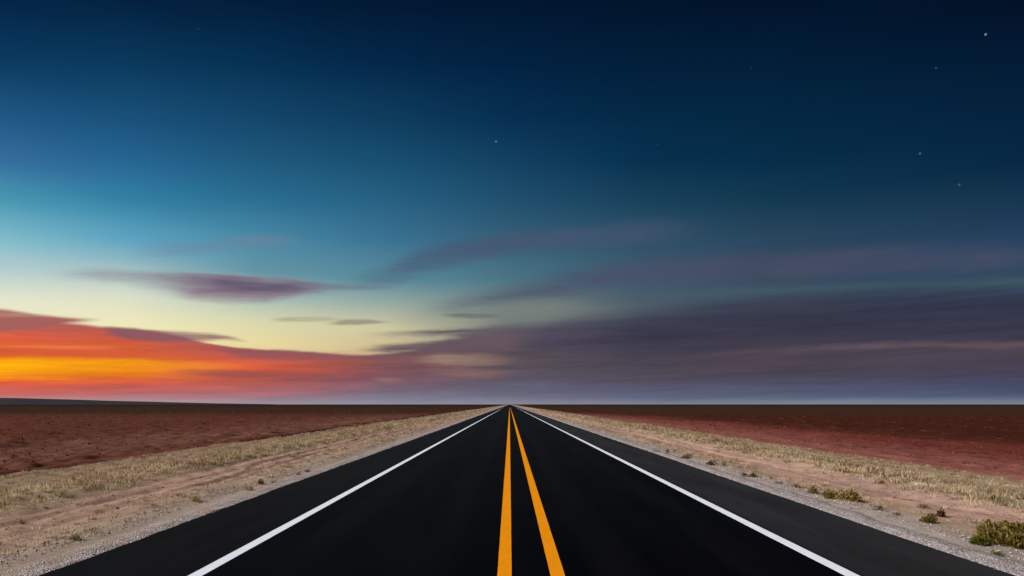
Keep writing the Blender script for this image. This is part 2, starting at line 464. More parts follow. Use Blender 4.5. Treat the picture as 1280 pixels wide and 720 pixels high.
def asphalt_material():
    m, nt, b = new_mat('fresh black asphalt')
    P, x, y, z = pos(nt)
    n1 = nt.noise(P, 160.0, 2, 0.6)
    n2 = nt.noise(nt.xyz(x, nt.m('MULTIPLY', y, 0.12), z), 1.6, 4, 0.6)
    n3 = nt.noise(P, 14.0, 4, 0.7)
    # paved shoulders outside the edge lines are greyer and worn
    sr = nt.smooth(x, 3.70, 3.9)
    sl_ = nt.smooth(x, -3.44, -3.3, 1.0, 0.0)
    lane = nt.ramp(n2, [(0.3, (0.0012, 0.0012, 0.0017, 1)), (0.7, (0.0030, 0.0030, 0.0042, 1))])
    shr = nt.ramp(n2, [(0.3, (0.016, 0.0155, 0.017, 1)), (0.7, (0.027, 0.0265, 0.029, 1))])
    shl = nt.ramp(n2, [(0.3, (0.0042, 0.0041, 0.0050, 1)), (0.7, (0.0080, 0.0078, 0.0090, 1))])
    # polished wheel paths are a touch greyer
    wx = nt.m('ADD', x, nt.m('MULTIPLY', nt.m('SUBTRACT', n2, 0.5), 0.5))
    wp = None
    for c0 in (-2.55, -0.95, 1.2, 2.85):
        g_ = nt.smooth(nt.m('ABSOLUTE', nt.m('SUBTRACT', wx, c0)), 0.1, 0.42, 1.0, 0.0)
        wp = g_ if wp is None else nt.m('ADD', wp, g_)
    lane = nt.mix(nt.m('MULTIPLY', wp, 0.25), lane, (0.0062, 0.0064, 0.0082, 1))
    c = nt.mix(sr, lane, shr)
    c = nt.mix(sl_, c, shl)
    v = nt.m('ADD', 0.5, nt.m('ADD', nt.m('MULTIPLY', n1, 0.6), nt.m('MULTIPLY', n3, 0.4)))
    c = nt.mix(1.0, c, nt.xyz(v, v, v), 'MULTIPLY')
    nt.put(b.inputs['Base Color'], c)
    b.inputs['Roughness'].default_value = 0.9
    b.inputs['Specular IOR Level'].default_value = 0.0
    bump(nt, b, nt.m('ADD', n1, n3), 0.35, 0.004)
    gl = nt.node('ShaderNodeBsdfGlossy')
    gl.inputs[0].default_value = (1, 1, 1, 1)
    gl.inputs['Roughness'].default_value = 0.32
    lw = nt.node('ShaderNodeFresnel')
    lw.inputs['IOR'].default_value = 1.25
    mx = nt.node('ShaderNodeMixShader')
    nt.put(mx.inputs[0], nt.m('MULTIPLY', lw.outputs[0], 0.05))
    nt.l.new(b.outputs[0], mx.inputs[1])
    nt.l.new(gl.outputs[0], mx.inputs[2])
    nt.l.new(mx.outputs[0], nt.n['Material Output'].inputs['Surface'])
    return m


def paint_material(name, c, worn):
    m, nt, b = new_mat(name)
    P, x, y, z = pos(nt)
    n = nt.noise(P, 90.0, 3, 0.7)
    n2 = nt.noise(nt.xyz(x, nt.m('MULTIPLY', y, 0.3), z), 9.0, 4, 0.65)
    col = nt.mix(nt.smooth(n2, 0.35, 0.75), c, tuple(v * worn for v in c[:3]) + (1,))
    v = nt.m('ADD', 0.84, nt.m('MULTIPLY', n, 0.32))
    col = nt.mix(1.0, col, nt.xyz(v, v, v), 'MULTIPLY')
    # pinholes where the coarse asphalt shows through
    pin = nt.smooth(nt.noise(P, 130.0, 2, 0.5), 0.68, 0.74)
    col = nt.mix(nt.m('MULTIPLY', pin, 0.7), col, (0.02, 0.02, 0.022, 1))
    nt.put(b.inputs['Base Color'], col)
    b.inputs['Roughness'].default_value = 0.7
    b.inputs['Specular IOR Level'].default_value = 0.0
    bump(nt, b, n, 0.3, 0.003)
    return m


def leaf_material(name='dry leaves', trans=0.35):
    m, nt, b = new_mat(name)
    at = nt.node('ShaderNodeAttribute', attribute_name='tone')
    P, x, y, z = pos(nt)
    n = nt.noise(P, 25.0, 3, 0.6)
    v = nt.m('ADD', 0.7, nt.m('MULTIPLY', n, 0.6))
    col = nt.mix(1.0, at.outputs['Color'], nt.xyz(v, v, v), 'MULTIPLY')
    nt.put(b.inputs['Base Color'], col)
    b.inputs['Roughness'].default_value = 0.8
    b.inputs['Specular IOR Level'].default_value = 0.0
    tr = nt.node('ShaderNodeBsdfTranslucent')
    nt.put(tr.inputs[0], col)
    mx = nt.node('ShaderNodeMixShader')
    mx.inputs[0].default_value = trans
    nt.l.new(b.outputs[0], mx.inputs[1])
    nt.l.new(tr.outputs[0], mx.inputs[2])
    nt.l.new(mx.outputs[0], nt.n['Material Output'].inputs['Surface'])
    return m


M_GROUND = ground_material()
M_GRAVEL = gravel_material()
M_ASPH = asphalt_material()
M_WHITE = paint_material('white road paint', alb((212, 217, 228), 1.12), 0.9)
M_YELL = paint_material('yellow road paint', (0.80, 0.275, 0.006, 1), 0.92)
M_LEAF = leaf_material()


def hill_material():
    m, nt, b = new_mat('distant scrub hill')
    P, x, y, z = pos(nt)
    n = nt.noise(P, 0.004, 5, 0.6)
    c = nt.ramp(n, [(0.3, alb((44, 44, 50), 1.1)), (0.7, alb((60, 56, 60), 1.1))])
    nt.put(b.inputs['Base Color'], c)
    b.inputs['Roughness'].default_value = 1.0
    b.inputs['Specular IOR Level'].default_value = 0.0
    return m


M_HILL = hill_material()
_tm, _tn, _tb = new_mat('twigs')
_tP, *_ = pos(_tn)
_tn.put(_tb.inputs['Base Color'], _tn.ramp(_tn.noise(_tP, 40, 3, 0.6), [(0.3, (0.03, 0.018, 0.01, 1)), (0.7, (0.09, 0.06, 0.035, 1))]))
_tb.inputs['Roughness'].default_value = 0.9
M_TWIG = _tm


# ================================================================= mesh helpers
def mesh_np(name, verts, faces4, mat, parent=None, tone=None, smooth=False):
    """Mesh from numpy arrays: verts (n,3), faces (m,3|4)."""
    me = bpy.data.meshes.new(name)
    verts = np.asarray(verts, dtype=np.float32)
    faces = np.asarray(faces4, dtype=np.int32)
    m_, q = faces.shape
    me.vertices.add(len(verts))
    me.vertices.foreach_set('co', verts.ravel())
    me.loops.add(m_ * q)
    me.loops.foreach_set('vertex_index', faces.ravel())
    me.polygons.add(m_)
    me.polygons.foreach_set('loop_start', np.arange(0, m_ * q, q, dtype=np.int32))
    me.polygons.foreach_set('loop_total', np.full(m_, q, dtype=np.int32))
    me.polygons.foreach_set('use_smooth', np.full(m_, bool(smooth)))
    me.update(calc_edges=True)
    if tone is not None:
        a = me.color_attributes.new('tone', 'FLOAT_COLOR', 'POINT')
        t4 = np.ones((len(verts), 4), dtype=np.float32)
        t4[:, :3] = tone
        a.data.foreach_set('color', t4.ravel())
    me.materials.append(mat)
    o = bpy.data.objects.new(name, me)
    COL.objects.link(o)
    if parent: o.parent = parent
    return o


_perm = rng.random((256, 256)).astype(np.float64)


def vnoise(x, y):
    xi = np.floor(x).astype(int); yi = np.floor(y).astype(int)
    fx = x - xi; fy = y - yi
    fx = fx * fx * (3 - 2 * fx); fy = fy * fy * (3 - 2 * fy)
    a = _perm[xi & 255, yi & 255]; b = _perm[(xi + 1) & 255, yi & 255]
    c = _perm[xi & 255, (yi + 1) & 255]; d_ = _perm[(xi + 1) & 255, (yi + 1) & 255]
    return (a * (1 - fx) + b * fx) * (1 - fy) + (c * (1 - fx) + d_ * fx) * fy - 0.5


def sstep(v, a, b):
    t = np.clip((v - a) / (b - a), 0, 1)
    return t * t * (3 - 2 * t)


EDGE_L, EDGE_R = -5.10, 5.47


def wander(y):
    return 0.12 * vnoise(y * 0.11, y * 0 + 5.3) + 0.08 * vnoise(y * 0.5, y * 0 + 9.1) + 0.09 * vnoise(y * 2.3, y * 0 + 4.1) / (1 + np.abs(y) / 60)


def terrain(x, y):
    """Ground height. Road shelf is at 0; the verge falls slightly away."""
    x = np.asarray(x, float); y = np.asarray(y, float)
    ax = np.abs(x)
    base = -0.03 - 0.07 * sstep(ax, 5.4, 9.0)
    amp = sstep(ax, 5.3, 7.5)
    fade = 1.0 / (1 + (np.hypot(x, y) / 250.0) ** 2)
    h = base
    h = h + amp * fade * (0.07 * vnoise(x * 0.6, y * 0.45) + 0.06 * vnoise(x * 1.9, y * 1.5 + 40) + 0.045 * vnoise(x * 4.6, y * 3.9 + 80))
    # furrows that follow the road
    ww = x + 0.5 * vnoise(y * 0.06, y * 0 + 2.0)
    h = h + amp * fade * 0.05 * vnoise(ww * 2.2, y * 0.05 + 13)
    def rut(c, wd, dep):
        return -dep * np.exp(-((ww - c) / wd) ** 2) + 0.45 * dep * np.exp(-((ww - c - wd * 2) / wd) ** 2) + 0.45 * dep * np.exp(-((ww - c + wd * 2) / wd) ** 2)
    h = h + (rut(-7.5, 0.09, 0.055) + rut(-8.25, 0.10, 0.065) + rut(-9.0, 0.12, 0.02) + rut(-14.1, 0.22, 0.13) + rut(-14.9, 0.16, 0.06) + rut(8.1, 0.14, 0.02) + rut(8.8, 0.14, 0.02)) * (0.55 + 1.3 * vnoise(x * 0.2, y * 0.22 + 77))
    # low grassy hump on either verge
    h = h + 0.13 * np.exp(-((ww + 10.0) / 0.7) ** 2) + 0.08 * np.exp(-((ww - 9.9) / 0.8) ** 2)
    # clods in the red field
    fld = sstep(-x, 14.2, 16) + 0.45 * sstep(x, 13.2, 15)
    h = h + fld * fade * (0.30 * np.maximum(0, vnoise(x * 0.9, y * 0.7 + 20)) + 0.13 * vnoise(x * 2.7, y * 2.1 + 60))
    # the ground never climbs over the paving
    h = np.where(ax < 5.9, np.minimum(h, -0.02), h)
    h = np.where((x > EDGE_L - 0.3) & (x < EDGE_R + 0.3), -0.08, h)
    return h


# ---- ground sheet: fine near the viewer, coarse to the horizon
def axis(breaks):
    out = [breaks[0][0]]
    for (a, _), (b, st) in zip(breaks[:-1], breaks[1:]):
        n = max(1, int(round((b - a) / st)))
        out.extend(list(a + (b - a) * np.arange(1, n + 1) / n))
    return np.array(out)


def sym_axis():
    near = axis([(0, 0), (4.8, 1.2), (16, 0.09), (30, 0.22), (60, 0.7)])
    far = 60 * (45000 / 60) ** (np.arange(1, 26) / 25.0)
    p = np.concatenate([near, far])
    return np.concatenate([-p[::-1], p[1:]])


gx = sym_axis()
gy = np.concatenate([[-45000, -8000, -1500, -300, -80, -25, -8], axis([(0, 0), (5, 0.6), (24, 0.10), (50, 0.22), (110, 0.55), (260, 2.2)]),
                     260 * (45000 / 260) ** (np.arange(1, 41) / 40.0)])
GX, GY = np.meshgrid(gx, gy)
GZ = terrain(GX, GY)
nxn, nyn = len(gx), len(gy)
idx = np.arange(nxn * nyn).reshape(nyn, nxn)
faces = np.stack([idx[:-1, :-1].ravel(), idx[:-1, 1:].ravel(), idx[1:, 1:].ravel(), idx[1:, :-1].ravel()], 1)
g = mesh_np('ground', np.stack([GX.ravel(), GY.ravel(), GZ.ravel()], 1), faces, M_GROUND, smooth=True)
tag(g, 'dry desert ground with pale grassy verges and red soil fields', 'ground', kind='structure')


# ---- strips along the road
def yline(y0=-12.0, far=16000.0):
    near = axis([(y0, 0), (50, 0.2), (200, 2)])
    return np.concatenate([near, 200 * (far / 200) ** (np.arange(1, 31) / 30.0)])


def strip(name, xl, xr, z, mat, label, cat, cols=1, thick=0.0, zfun=None, end=None):
    ys = yline()
    if end: ys = ys[ys < end]
    xs0 = xl(ys); xs1 = xr(ys)
    V = []
    for c in range(cols + 1):
        t = c / cols
        xx = xs0 * (1 - t) + xs1 * t
        zz = np.full_like(ys, z) if zfun is None else zfun(xx, ys, t)
        V.append(np.stack([xx, ys, zz], 1))
    V = np.stack(V, 1)      # (ny, cols+1, 3)
    ny = len(ys)
    ii = np.arange(ny * (cols + 1)).reshape(ny, cols + 1)
    fs = np.stack([ii[:-1, :-1].ravel(), ii[:-1, 1:].ravel(), ii[1:, 1:].ravel(), ii[1:, :-1].ravel()], 1)
    V = V.reshape(-1, 3)
    if thick:
        n0 = len(V)
        side = []
        for e in (0, cols):
            top_i = ii[:, e]
            low = V[top_i].copy(); low[:, 2] -= thick
            off = len(V)
            V = np.concatenate([V, low])
            li = np.arange(off, off + ny)
            q = np.stack([top_i[:-1], top_i[1:], li[1:], li[:-1]], 1)
            if e == cols: q = q[:, ::-1]
            side.append(q)
        fs = np.concatenate([fs] + side)
    o = mesh_np(name, V, fs, mat)
    tag(o, label, cat, kind='structure')
    return o


cst = lambda v: (lambda ys: np.full_like(ys, v))
strip('road', lambda ys: EDGE_L + wander(ys) * 0.6 * (1 / (1 + np.abs(ys) / 300)), lambda ys: EDGE_R + wander(ys + 300) * 0.6 * (1 / (1 + np.abs(ys) / 300)), 0.0, M_ASPH,
      'straight two lane road of fresh black asphalt running to the horizon', 'road', thick=0.10)
WH = H
for c0, hw, mt_, lab in ((-1.832, 0.076, M_WHITE, 'solid white edge line on the left side of the road'),
                         (1.998, 0.076, M_WHITE, 'solid white edge line on the right side of the road'),
                         (-0.030, 0.078, M_YELL, 'left stripe of the double yellow centre line'),
                         (0.281, 0.078, M_YELL, 'right stripe of the double yellow centre line')):
    # paint is worn narrow far down the road
    wear = lambda ys, hw=hw: hw * np.clip((520 - ys) / 400, 0.02, 1)
    strip('road_marking', lambda ys, c0=c0, wear=wear: c0 * WH - wear(ys) + 0.003 * vnoise(ys * 3, ys * 0 + c0), lambda ys, c0=c0, wear=wear: c0 * WH + wear(ys) + 0.003 * vnoise(ys * 3, ys * 0 + c0 + 9), 0.005, mt_, lab, 'road marking', thick=0.003, end=500)


def shoulder_z(side):
    def f(xx, ys, t):
        tt = t if side > 0 else 1 - t
        hump = -0.012 + 0.03 * math.sin(math.pi * min(1, tt * 1.3)) - 0.10 * tt * tt
        return hump + 0.03 * vnoise(xx * 6, ys * 3 + side * 50) * min(1, tt * 4) / (1 + np.abs(ys) / 100)
    return f


for side in (-1, 1):
    if side < 0:
        a = lambda ys: EDGE_L - 1.0 + 0.35 * vnoise(ys * 0.4, ys * 0 + 1.5)
        b_ = lambda ys: EDGE_L + 0.04 + wander(ys) * 0.6 * (1 / (1 + np.abs(ys) / 300))
        lab = 'grey crushed gravel shoulder along the left road edge'
    else:
        a = lambda ys: EDGE_R - 0.04 + wander(ys + 300) * 0.6 * (1 / (1 + np.abs(ys) / 300))
        b_ = lambda ys: EDGE_R + 1.0 + 0.35 * vnoise(ys * 0.4, ys * 0 + 7.5)
        lab = 'grey crushed gravel shoulder along the right road edge'
    strip('gravel_path', a, b_, 0, M_GRAVEL, lab, 'gravel shoulder', cols=8, zfun=shoulder_z(side))


# ---- low far ridge at the left of the horizon
def ridge():
    D = 9000.0
    n = 120
    V = []; ys = []
    for i in range(n + 1):
        t = i / n
        px = -900 + t * (345 + 900)
        # height in photo pixels above the horizon
        hp = 8.5 * (1 - max(0.0, px) / 345.0) ** 1.15 if px > 0 else 8.5 + 2.0 * (1 - math.cos(px / 260.0))
        hp += 0.5 * float(vnoise(np.array(px * 0.03), np.array(3.3)))
        hp = max(0.0, hp)
        x = (px - VX) / F * D
        top = hp / F * D + (H if hp > 0.05 else -2)
        for j, (dy, f) in enumerate(((-1500, 0.0), (-1000, 0.35), (-500, 0.8), (0, 1.0), (700, 0.8), (1800, 0.0))):
            zz = -4 + (top + 4) * f + 6 * float(vnoise(np.array(x * 0.002), np.array(j * 3.1))) * (0 < f < 1)
            V.append((x * (D + dy) / D, D + dy, zz))
    ii = np.arange((n + 1) * 6).reshape(n + 1, 6)
    fs = np.stack([ii[:-1, :-1].ravel(), ii[1:, :-1].ravel(), ii[1:, 1:].ravel(), ii[:-1, 1:].ravel()], 1)
    o = mesh_np('hills', V, fs, M_HILL, smooth=True)
    tag(o, 'low dark ridge on the far left horizon', 'hill', kind='structure')


ridge()

# ================================================================= grass
PAL = np.array([alb(c)[:3] for c in ((198, 172, 136), (182, 156, 118), (162, 134, 102), (140, 122, 88), (118, 110, 76), (116, 88, 66), (84, 64, 50), (200, 184, 162))]) * 1.22
PAL = PAL * 0.88 + PAL.mean(1, keepdims=True) * 0.12


def blades(cx, cy, rad_, hgt, n_per, tone_i, seed):
    """Tufts at cx,cy (arrays): n_per blades each, thin folded triangles. Returns verts, faces, tones."""
    r = np.random.default_rng(seed)
    N = len(cx) * n_per
    X0 = np.repeat(cx, n_per); Y0 = np.repeat(cy, n_per)
    RR = np.repeat(rad_, n_per); HH = np.repeat(hgt, n_per)
    ang = r.random(N) * 2 * np.pi
    rr = RR * np.sqrt(r.random(N)) * 0.7
    bx = X0 + rr * np.cos(ang); by = Y0 + rr * np.sin(ang)
    bz = terrain(bx, by) - 0.01
    lean = (0.25 + 0.9 * r.random(N)) * HH * (0.4 + rr / (RR + 1e-6))
    la = ang + (r.random(N) - 0.5) * 1.4
    hh = HH * (0.45 + 0.75 * r.random(N))
    tip = np.stack([bx + lean * np.cos(la), by + lean * np.sin(la), bz + hh], 1)
    wd = (0.10 + 0.10 * r.random(N)) * HH
    pa = r.random(N) * np.pi
    ox = wd * np.cos(pa) * 0.5; oy = wd * np.sin(pa) * 0.5
    b0 = np.stack([bx - ox, by - oy, bz], 1); b1 = np.stack([bx + ox, by + oy, bz], 1)
    V = np.stack([b0, b1, tip], 1).reshape(-1, 3)
    Fc = np.arange(N * 3).reshape(N, 3)
    base = PAL[np.repeat(tone_i, n_per)]
    var = (0.7 + 0.6 * r.random((N, 1)))
    T = np.repeat(base * var, 3, axis=0)
    return V, Fc, T


def grass(side, name, label, seed):
    r = np.random.default_rng(seed)
    Vs, Fs, Ts = [], [], []
    off = 0
    lim = {-1: (5.9, 14.0), 1: (6.2, 13.1)}[side]
    for (y0, y1, dens, sc, npb) in ((5, 16, 80, 0.9, 12), (16, 32, 50, 1.1, 10), (32, 60, 20, 1.5, 9), (60, 120, 6.5, 2.2, 8), (120, 240, 1.8, 3.2, 7)):
        n = int((lim[1] - lim[0]) * (y1 - y0) * dens)
        ax = lim[0] + (lim[1] - lim[0]) * r.random(n)
        yy = y0 + (y1 - y0) * r.random(n)
        xx = ax * side
        if side < 0:
            zone = 0.5 * sstep(ax, 5.9, 6.3) * (1 - sstep(ax, 6.9, 7.4)) + 0.28 + 0.95 * sstep(ax, 8.6, 9.3) * (1 - 0.5 * sstep(ax, 11.4, 12.6))
        else:
            zone = 0.65 * sstep(ax, 6.2, 6.6) * (1 - sstep(ax, 7.4, 8.0)) + 0.20 + 0.9 * sstep(ax, 8.8, 9.5) * (1 - 0.3 * sstep(ax, 11.8, 12.8))
        cl = vnoise(xx * 0.9 + 30, yy * 0.35) + 0.6 * vnoise(xx * 2.8, yy * 1.6 + 9) 
        p = zone * np.clip(0.62 + 1.7 * cl, np.where(ax > 9.0, 0.34, 0.12), 1)
        keep = r.random(n) < p
        xx, yy, ax = xx[keep], yy[keep], ax[keep]
        n = len(xx)
        tall = (ax > 9.0) & (ax < 11.2)
        hgt = (0.035 + 0.06 * r.random(n) ** 1.5 + 0.07 * tall * r.random(n)) * sc
        rad_ = hgt * (0.8 + 0.9 * r.random(n))
        tn = vnoise(xx * 0.7 + 70, yy * 0.3) * 2.4 + (r.random(n) - 0.5) * 2.3
        ti = np.where(tn < -0.75, 5, np.where(tn < -0.35, 1, np.where(tn < 0.15, 0, np.where(tn < 0.55, 2, np.where(tn < 0.95, 3, 4)))))
        olive = (ax > 11.2) & (r.random(n) < 0.25)
        ti = np.where(olive, 3, ti)
        ti = np.where(r.random(n) < 0.12, 6, ti)
        ti = np.where(r.random(n) < 0.10, 7, ti)
        V, Fc, T = blades(xx, yy, rad_, hgt, npb, ti, seed + int(y0))
        Vs.append(V); Fs.append(Fc + off); Ts.append(T); off += len(V)
    o = mesh_np(name, np.concatenate(Vs), np.concatenate(Fs), M_LEAF, tone=np.concatenate(Ts))
    tag(o, label, 'grass', kind='stuff')


grass(-1, 'dry_grass', 'short straw coloured grass on the verge left of the road', 100)
grass(1, 'dry_grass', 'short straw coloured grass on the verge right of the road', 200)


def field_scrub(side, n, label, seed):
    r = np.random.default_rng(seed)
    yy = 14 + (260 if side < 0 else 90) * r.random(n) ** 1.6
    xx = side * (14.6 + (yy * 0.75) * r.random(n))
    cl = vnoise(xx * 0.25 + 11, yy * 0.12) + 0.5 * vnoise(xx * 0.9, yy * 0.6 + 3)
    keep = r.random(n) < np.clip(0.35 + 1.6 * cl, 0.03, 1)
    xx, yy = xx[keep], yy[keep]; n = len(xx)
    hgt = (0.05 + 0.13 * r.random(n) ** 2) * (1 + yy / 180)
    ti = np.where(r.random(n) < 0.55, 5, np.where(r.random(n) < 0.75, 6, 2))
    V, Fc, T = blades(xx, yy, hgt * 1.3, hgt, 12, ti, seed)
    o = mesh_np('dry_scrub', V, Fc, M_LEAF, tone=T * np.array([0.62, 0.46, 0.42]))
    tag(o, label, 'scrub', kind='stuff')


field_scrub(-1, 7000, 'sparse low brown scrub dotting the red field left of the road', 301)
field_scrub(1, 1800, 'very sparse low brown scrub dotting the red field right of the road', 302)


# ---- stones on the shoulders and clods in the fields
OCT = np.array([(1, 0, 0), (-1, 0, 0), (0, 1, 0), (0, -1, 0), (0, 0, 1), (0, 0, -1)], float)
OCF = np.array([(0, 2, 4), (2, 1, 4), (1, 3, 4), (3, 0, 4), (2, 0, 5), (1, 2, 5), (3, 1, 5), (0, 3, 5)])


def stones(name, label, cat, xs, ys, zs, size, pal, seed):
    r = np.random.default_rng(seed)
    n = len(xs)
    jit = 1 + 0.45 * (r.random((n, 6, 3)) - 0.5) * 2
    sc = size[:, None, None] * np.stack([0.7 + 0.6 * r.random(n), 0.7 + 0.6 * r.random(n), 0.45 + 0.4 * r.random(n)], 1)[:, None, :]
    V = OCT[None] * jit * sc
    a = r.random(n) * 2 * np.pi
    ca, sa = np.cos(a)[:, None], np.sin(a)[:, None]
    vx = V[..., 0] * ca - V[..., 1] * sa; vy = V[..., 0] * sa + V[..., 1] * ca
    # skew so no stone is a neat diamond
    vx = vx + 0.4 * V[..., 2] * (r.random((n, 1)) - 0.5)
    V = np.stack([vx + xs[:, None], vy + ys[:, None], V[..., 2] + zs[:, None]], 2).reshape(-1, 3)
    Fc = (OCF[None] + (np.arange(n) * 6)[:, None, None]).reshape(-1, 3)
    T = np.repeat(pal[r.integers(0, len(pal), n)] * (0.75 + 0.5 * r.random((n, 1))), 6, axis=0)
    o = mesh_np(name, V, Fc, M_STONE, tone=T)
    tag(o, label, cat, kind='stuff')


M_STONE, _nt, _b = new_mat('stone')
_at = _nt.node('ShaderNodeAttribute', attribute_name='tone')
_P, *_r = pos(_nt)
_v = _nt.m('ADD', 0.7, _nt.m('MULTIPLY', _nt.noise(_P, 60, 3, 0.7), 0.6))
_nt.put(_b.inputs['Base Color'], _nt.mix(1.0, _at.outputs['Color'], _nt.xyz(_v, _v, _v), 'MULTIPLY'))
_b.inputs['Roughness'].default_value = 0.9
_b.inputs['Specular IOR Level'].default_value = 0.0
SP = np.array([alb(c)[:3] for c in ((168, 158, 157), (146, 134, 130), (200, 194, 197), (122, 108, 102), (158, 138, 124), (136, 128, 134))])
CP = np.array([alb(c)[:3] for c in ((98, 60, 50), (86, 50, 42), (112, 76, 64), (70, 40, 34))])
VP = np.array([alb(c)[:3] for c in ((150, 118, 98), (132, 104, 86), (168, 140, 118), (108, 82, 66), (96, 72, 58))])
r = np.random.default_rng(5)
for side, e in ((-1, -EDGE_L), (1, EDGE_R)):
    n = 16000
    yy = 4 + 66 * r.random(n) ** 1.7
    u = r.random(n) ** 1.4
    xx = side * (e - 0.03 + 1.35 * u)
    zz = np.where(u < 0.55, -0.01 - 0.09 * u, terrain(xx, yy)) + 0.006
    sz = (0.005 + 0.011 * r.random(n) ** 3) * (1 + yy / 40)
    stones('gravel', 'loose pale gravel beside the %s road edge' % ('left' if side < 0 else 'right'), 'gravel', xx, yy, zz, sz, SP, 40 + side)
n = 6000
yy = 10 + 110 * r.random(n) ** 1.4
xx = -(14.2 + (yy * 0.72) * r.random(n) ** 0.8)
stones('dirt_clods', 'red dirt clods scattered over the field left of the road', 'soil clods', xx, yy, terrain(xx, yy), (0.02 + 0.05 * r.random(n) ** 2) * (1 + yy / 200), CP, 61)
n = 2500
xx = 13.2 + 11.0 * r.random(n)
stones('dirt_clods', 'red dirt clods scattered over the field right of the road', 'soil clods', xx, yy[:n], terrain(xx, yy[:n]), (0.015 + 0.03 * r.random(n) ** 2) * (1 + yy[:n] / 80), CP, 62)
for side in (-1, 1):
    n = 7000
    yy = 5 + 60 * r.random(n) ** 1.5
    xx = side * (6.2 + 7 * r.random(n))
    stones('pebbles', 'small brown pebbles strewn over the %s verge' % ('left' if side < 0 else 'right'), 'pebbles', xx, yy, terrain(xx, yy), (0.006 + 0.014 * r.random(n) ** 2) * (1 + yy / 50), VP, 70 + side)

# ================================================================= shrubs
TONES = {
    'olive':  [(118, 104, 48), (98, 88, 40), (134, 116, 62), (74, 66, 32), (148, 130, 82)],
    'green':  [(108, 108, 44), (90, 94, 38), (128, 122, 62), (74, 78, 34)],
    'yellow': [(158, 134, 74), (138, 114, 58), (116, 94, 48), (176, 152, 98), (92, 74, 38)],
    'brown':  [(104, 78, 46), (84, 60, 38), (122, 94, 58), (68, 48, 32)],
    'dark':   [(74, 56, 38), (56, 42, 30), (86, 66, 42), (50, 44, 28)],
    'sage':   [(92, 92, 58), (76, 78, 46), (110, 106, 70)],
}


def shrub(px, py, wpx, hpx, tone, label, cat='shrub', group='shrubs scattered along the verges'):
    x, dd = ground_at(px, py)
    for _ in range(4):      # stand on the terrain, not on the road plane
        dd = F * (H - float(terrain(x, dd))) / (py - VY)
        x = (px - VX) / F * dd
    dd += 0.30 * wpx / F * dd
    x = (px - VX) / F * dd
    wd = wpx / F * dd
    ht = hpx / F * dd * 0.92
    seed = int(px * 7 + py * 13)
    r = np.random.default_rng(seed)
    z0 = float(terrain(x, dd)) - 0.015
    root = bpy.data.objects.new(tone_name[tone], None)
    root.empty_display_size = 0.1
    COL.objects.link(root)
    root.location = (x, dd, z0)
    tag(root, label, cat, group)
    nl = int(np.clip(wpx * hpx * 2.4, 110, 4200))
    ncl = max(3, int(wpx / 7))
    # lobes of different height make the outline uneven
    lc = np.stack([(r.random(ncl) - 0.5) * wd * 0.62, (r.random(ncl) - 0.5) * wd * 0.55], 1)
    lh = ht * (0.55 + 0.45 * r.random(ncl)); lh[int(r.integers(ncl))] = ht
    lr = wd * (0.20 + 0.14 * r.random(ncl))
    which = r.integers(0, ncl, nl)
    th = r.random(nl) * 2 * np.pi
    ph = np.arccos(r.random(nl))            # upper half sphere
    rr = (r.random(nl) ** 0.45)
    sx = np.sin(ph) * np.cos(th); sy = np.sin(ph) * np.sin(th); sz = np.cos(ph)
    shape = 1 + 0.25 * np.sin(5 * th + which)
    P = np.stack([lc[which, 0] + lr[which] * sx * rr * shape, lc[which, 1] + lr[which] * sy * rr * shape, 0.02 + lh[which] * sz * rr * 0.93], 1)
    # twig-like leaves, pointing up and out
    L = (0.10 + 0.12 * r.random(nl)) * ht + 0.008
    dirs = np.stack([sx * 0.8, sy * 0.8, 0.55 + sz], 1) + (r.random((nl, 3)) - 0.5) * 1.1
    dirs /= np.linalg.norm(dirs, axis=1, keepdims=True)
    sd = np.cross(dirs, r.random((nl, 3)) - 0.5); sd /= np.linalg.norm(sd, axis=1, keepdims=True)
    W = (L * (0.16 + 0.14 * r.random(nl)))[:, None]
    a_ = P; b2 = P + dirs * L[:, None] * 0.5 + sd * W; c2 = P + dirs * L[:, None]; d2 = P + dirs * L[:, None] * 0.5 - sd * W
    V = np.stack([a_, b2, c2, d2], 1).reshape(-1, 3)
    Fc = np.arange(nl * 4).reshape(nl, 4)
    pal = np.array([alb(c)[:3] for c in TONES[tone]])
    ltone = r.integers(0, len(pal), ncl)
    tt = np.where(r.random(nl) < 0.5, ltone[which], r.integers(0, len(pal), nl))
    T = np.repeat(pal[tt] * (0.65 + 0.7 * r.random((nl, 1))), 4, axis=0)
    mesh_np('foliage', V, Fc, M_LEAF, parent=root, tone=T)
    # stems
    ns = int(np.clip(wpx / 2, 5, 26))
    SV, SF = [], []
    for i in range(ns):
        c = which[i % nl]
        tip = P[int(r.integers(nl))] * np.array([0.95, 0.95, 0.98])
        basep = np.array([lc[c, 0] * 0.35, lc[c, 1] * 0.35, -0.02])
        mid = (basep + tip) / 2 + (r.random(3) - 0.5) * 0.12 * wd
        rad0 = 0.012 * ht / 0.3 + 0.002
        o0 = len(SV)
        for q, (pt, ra) in enumerate(((basep, rad0), (mid, rad0 * 0.6), (tip, rad0 * 0.2))):
            for s in range(4):
                an = s * math.pi / 2
                SV.append((pt[0] + ra * math.cos(an), pt[1] + ra * math.sin(an), pt[2]))
        for q in range(2):
            for s in range(4):
                a0 = o0 + q * 4 + s; a1 = o0 + q * 4 + (s + 1) % 4
                SF.append((a0, a1, a1 + 4, a0 + 4))
    mesh_np('stem', SV, SF, M_TWIG, parent=root)
    return root


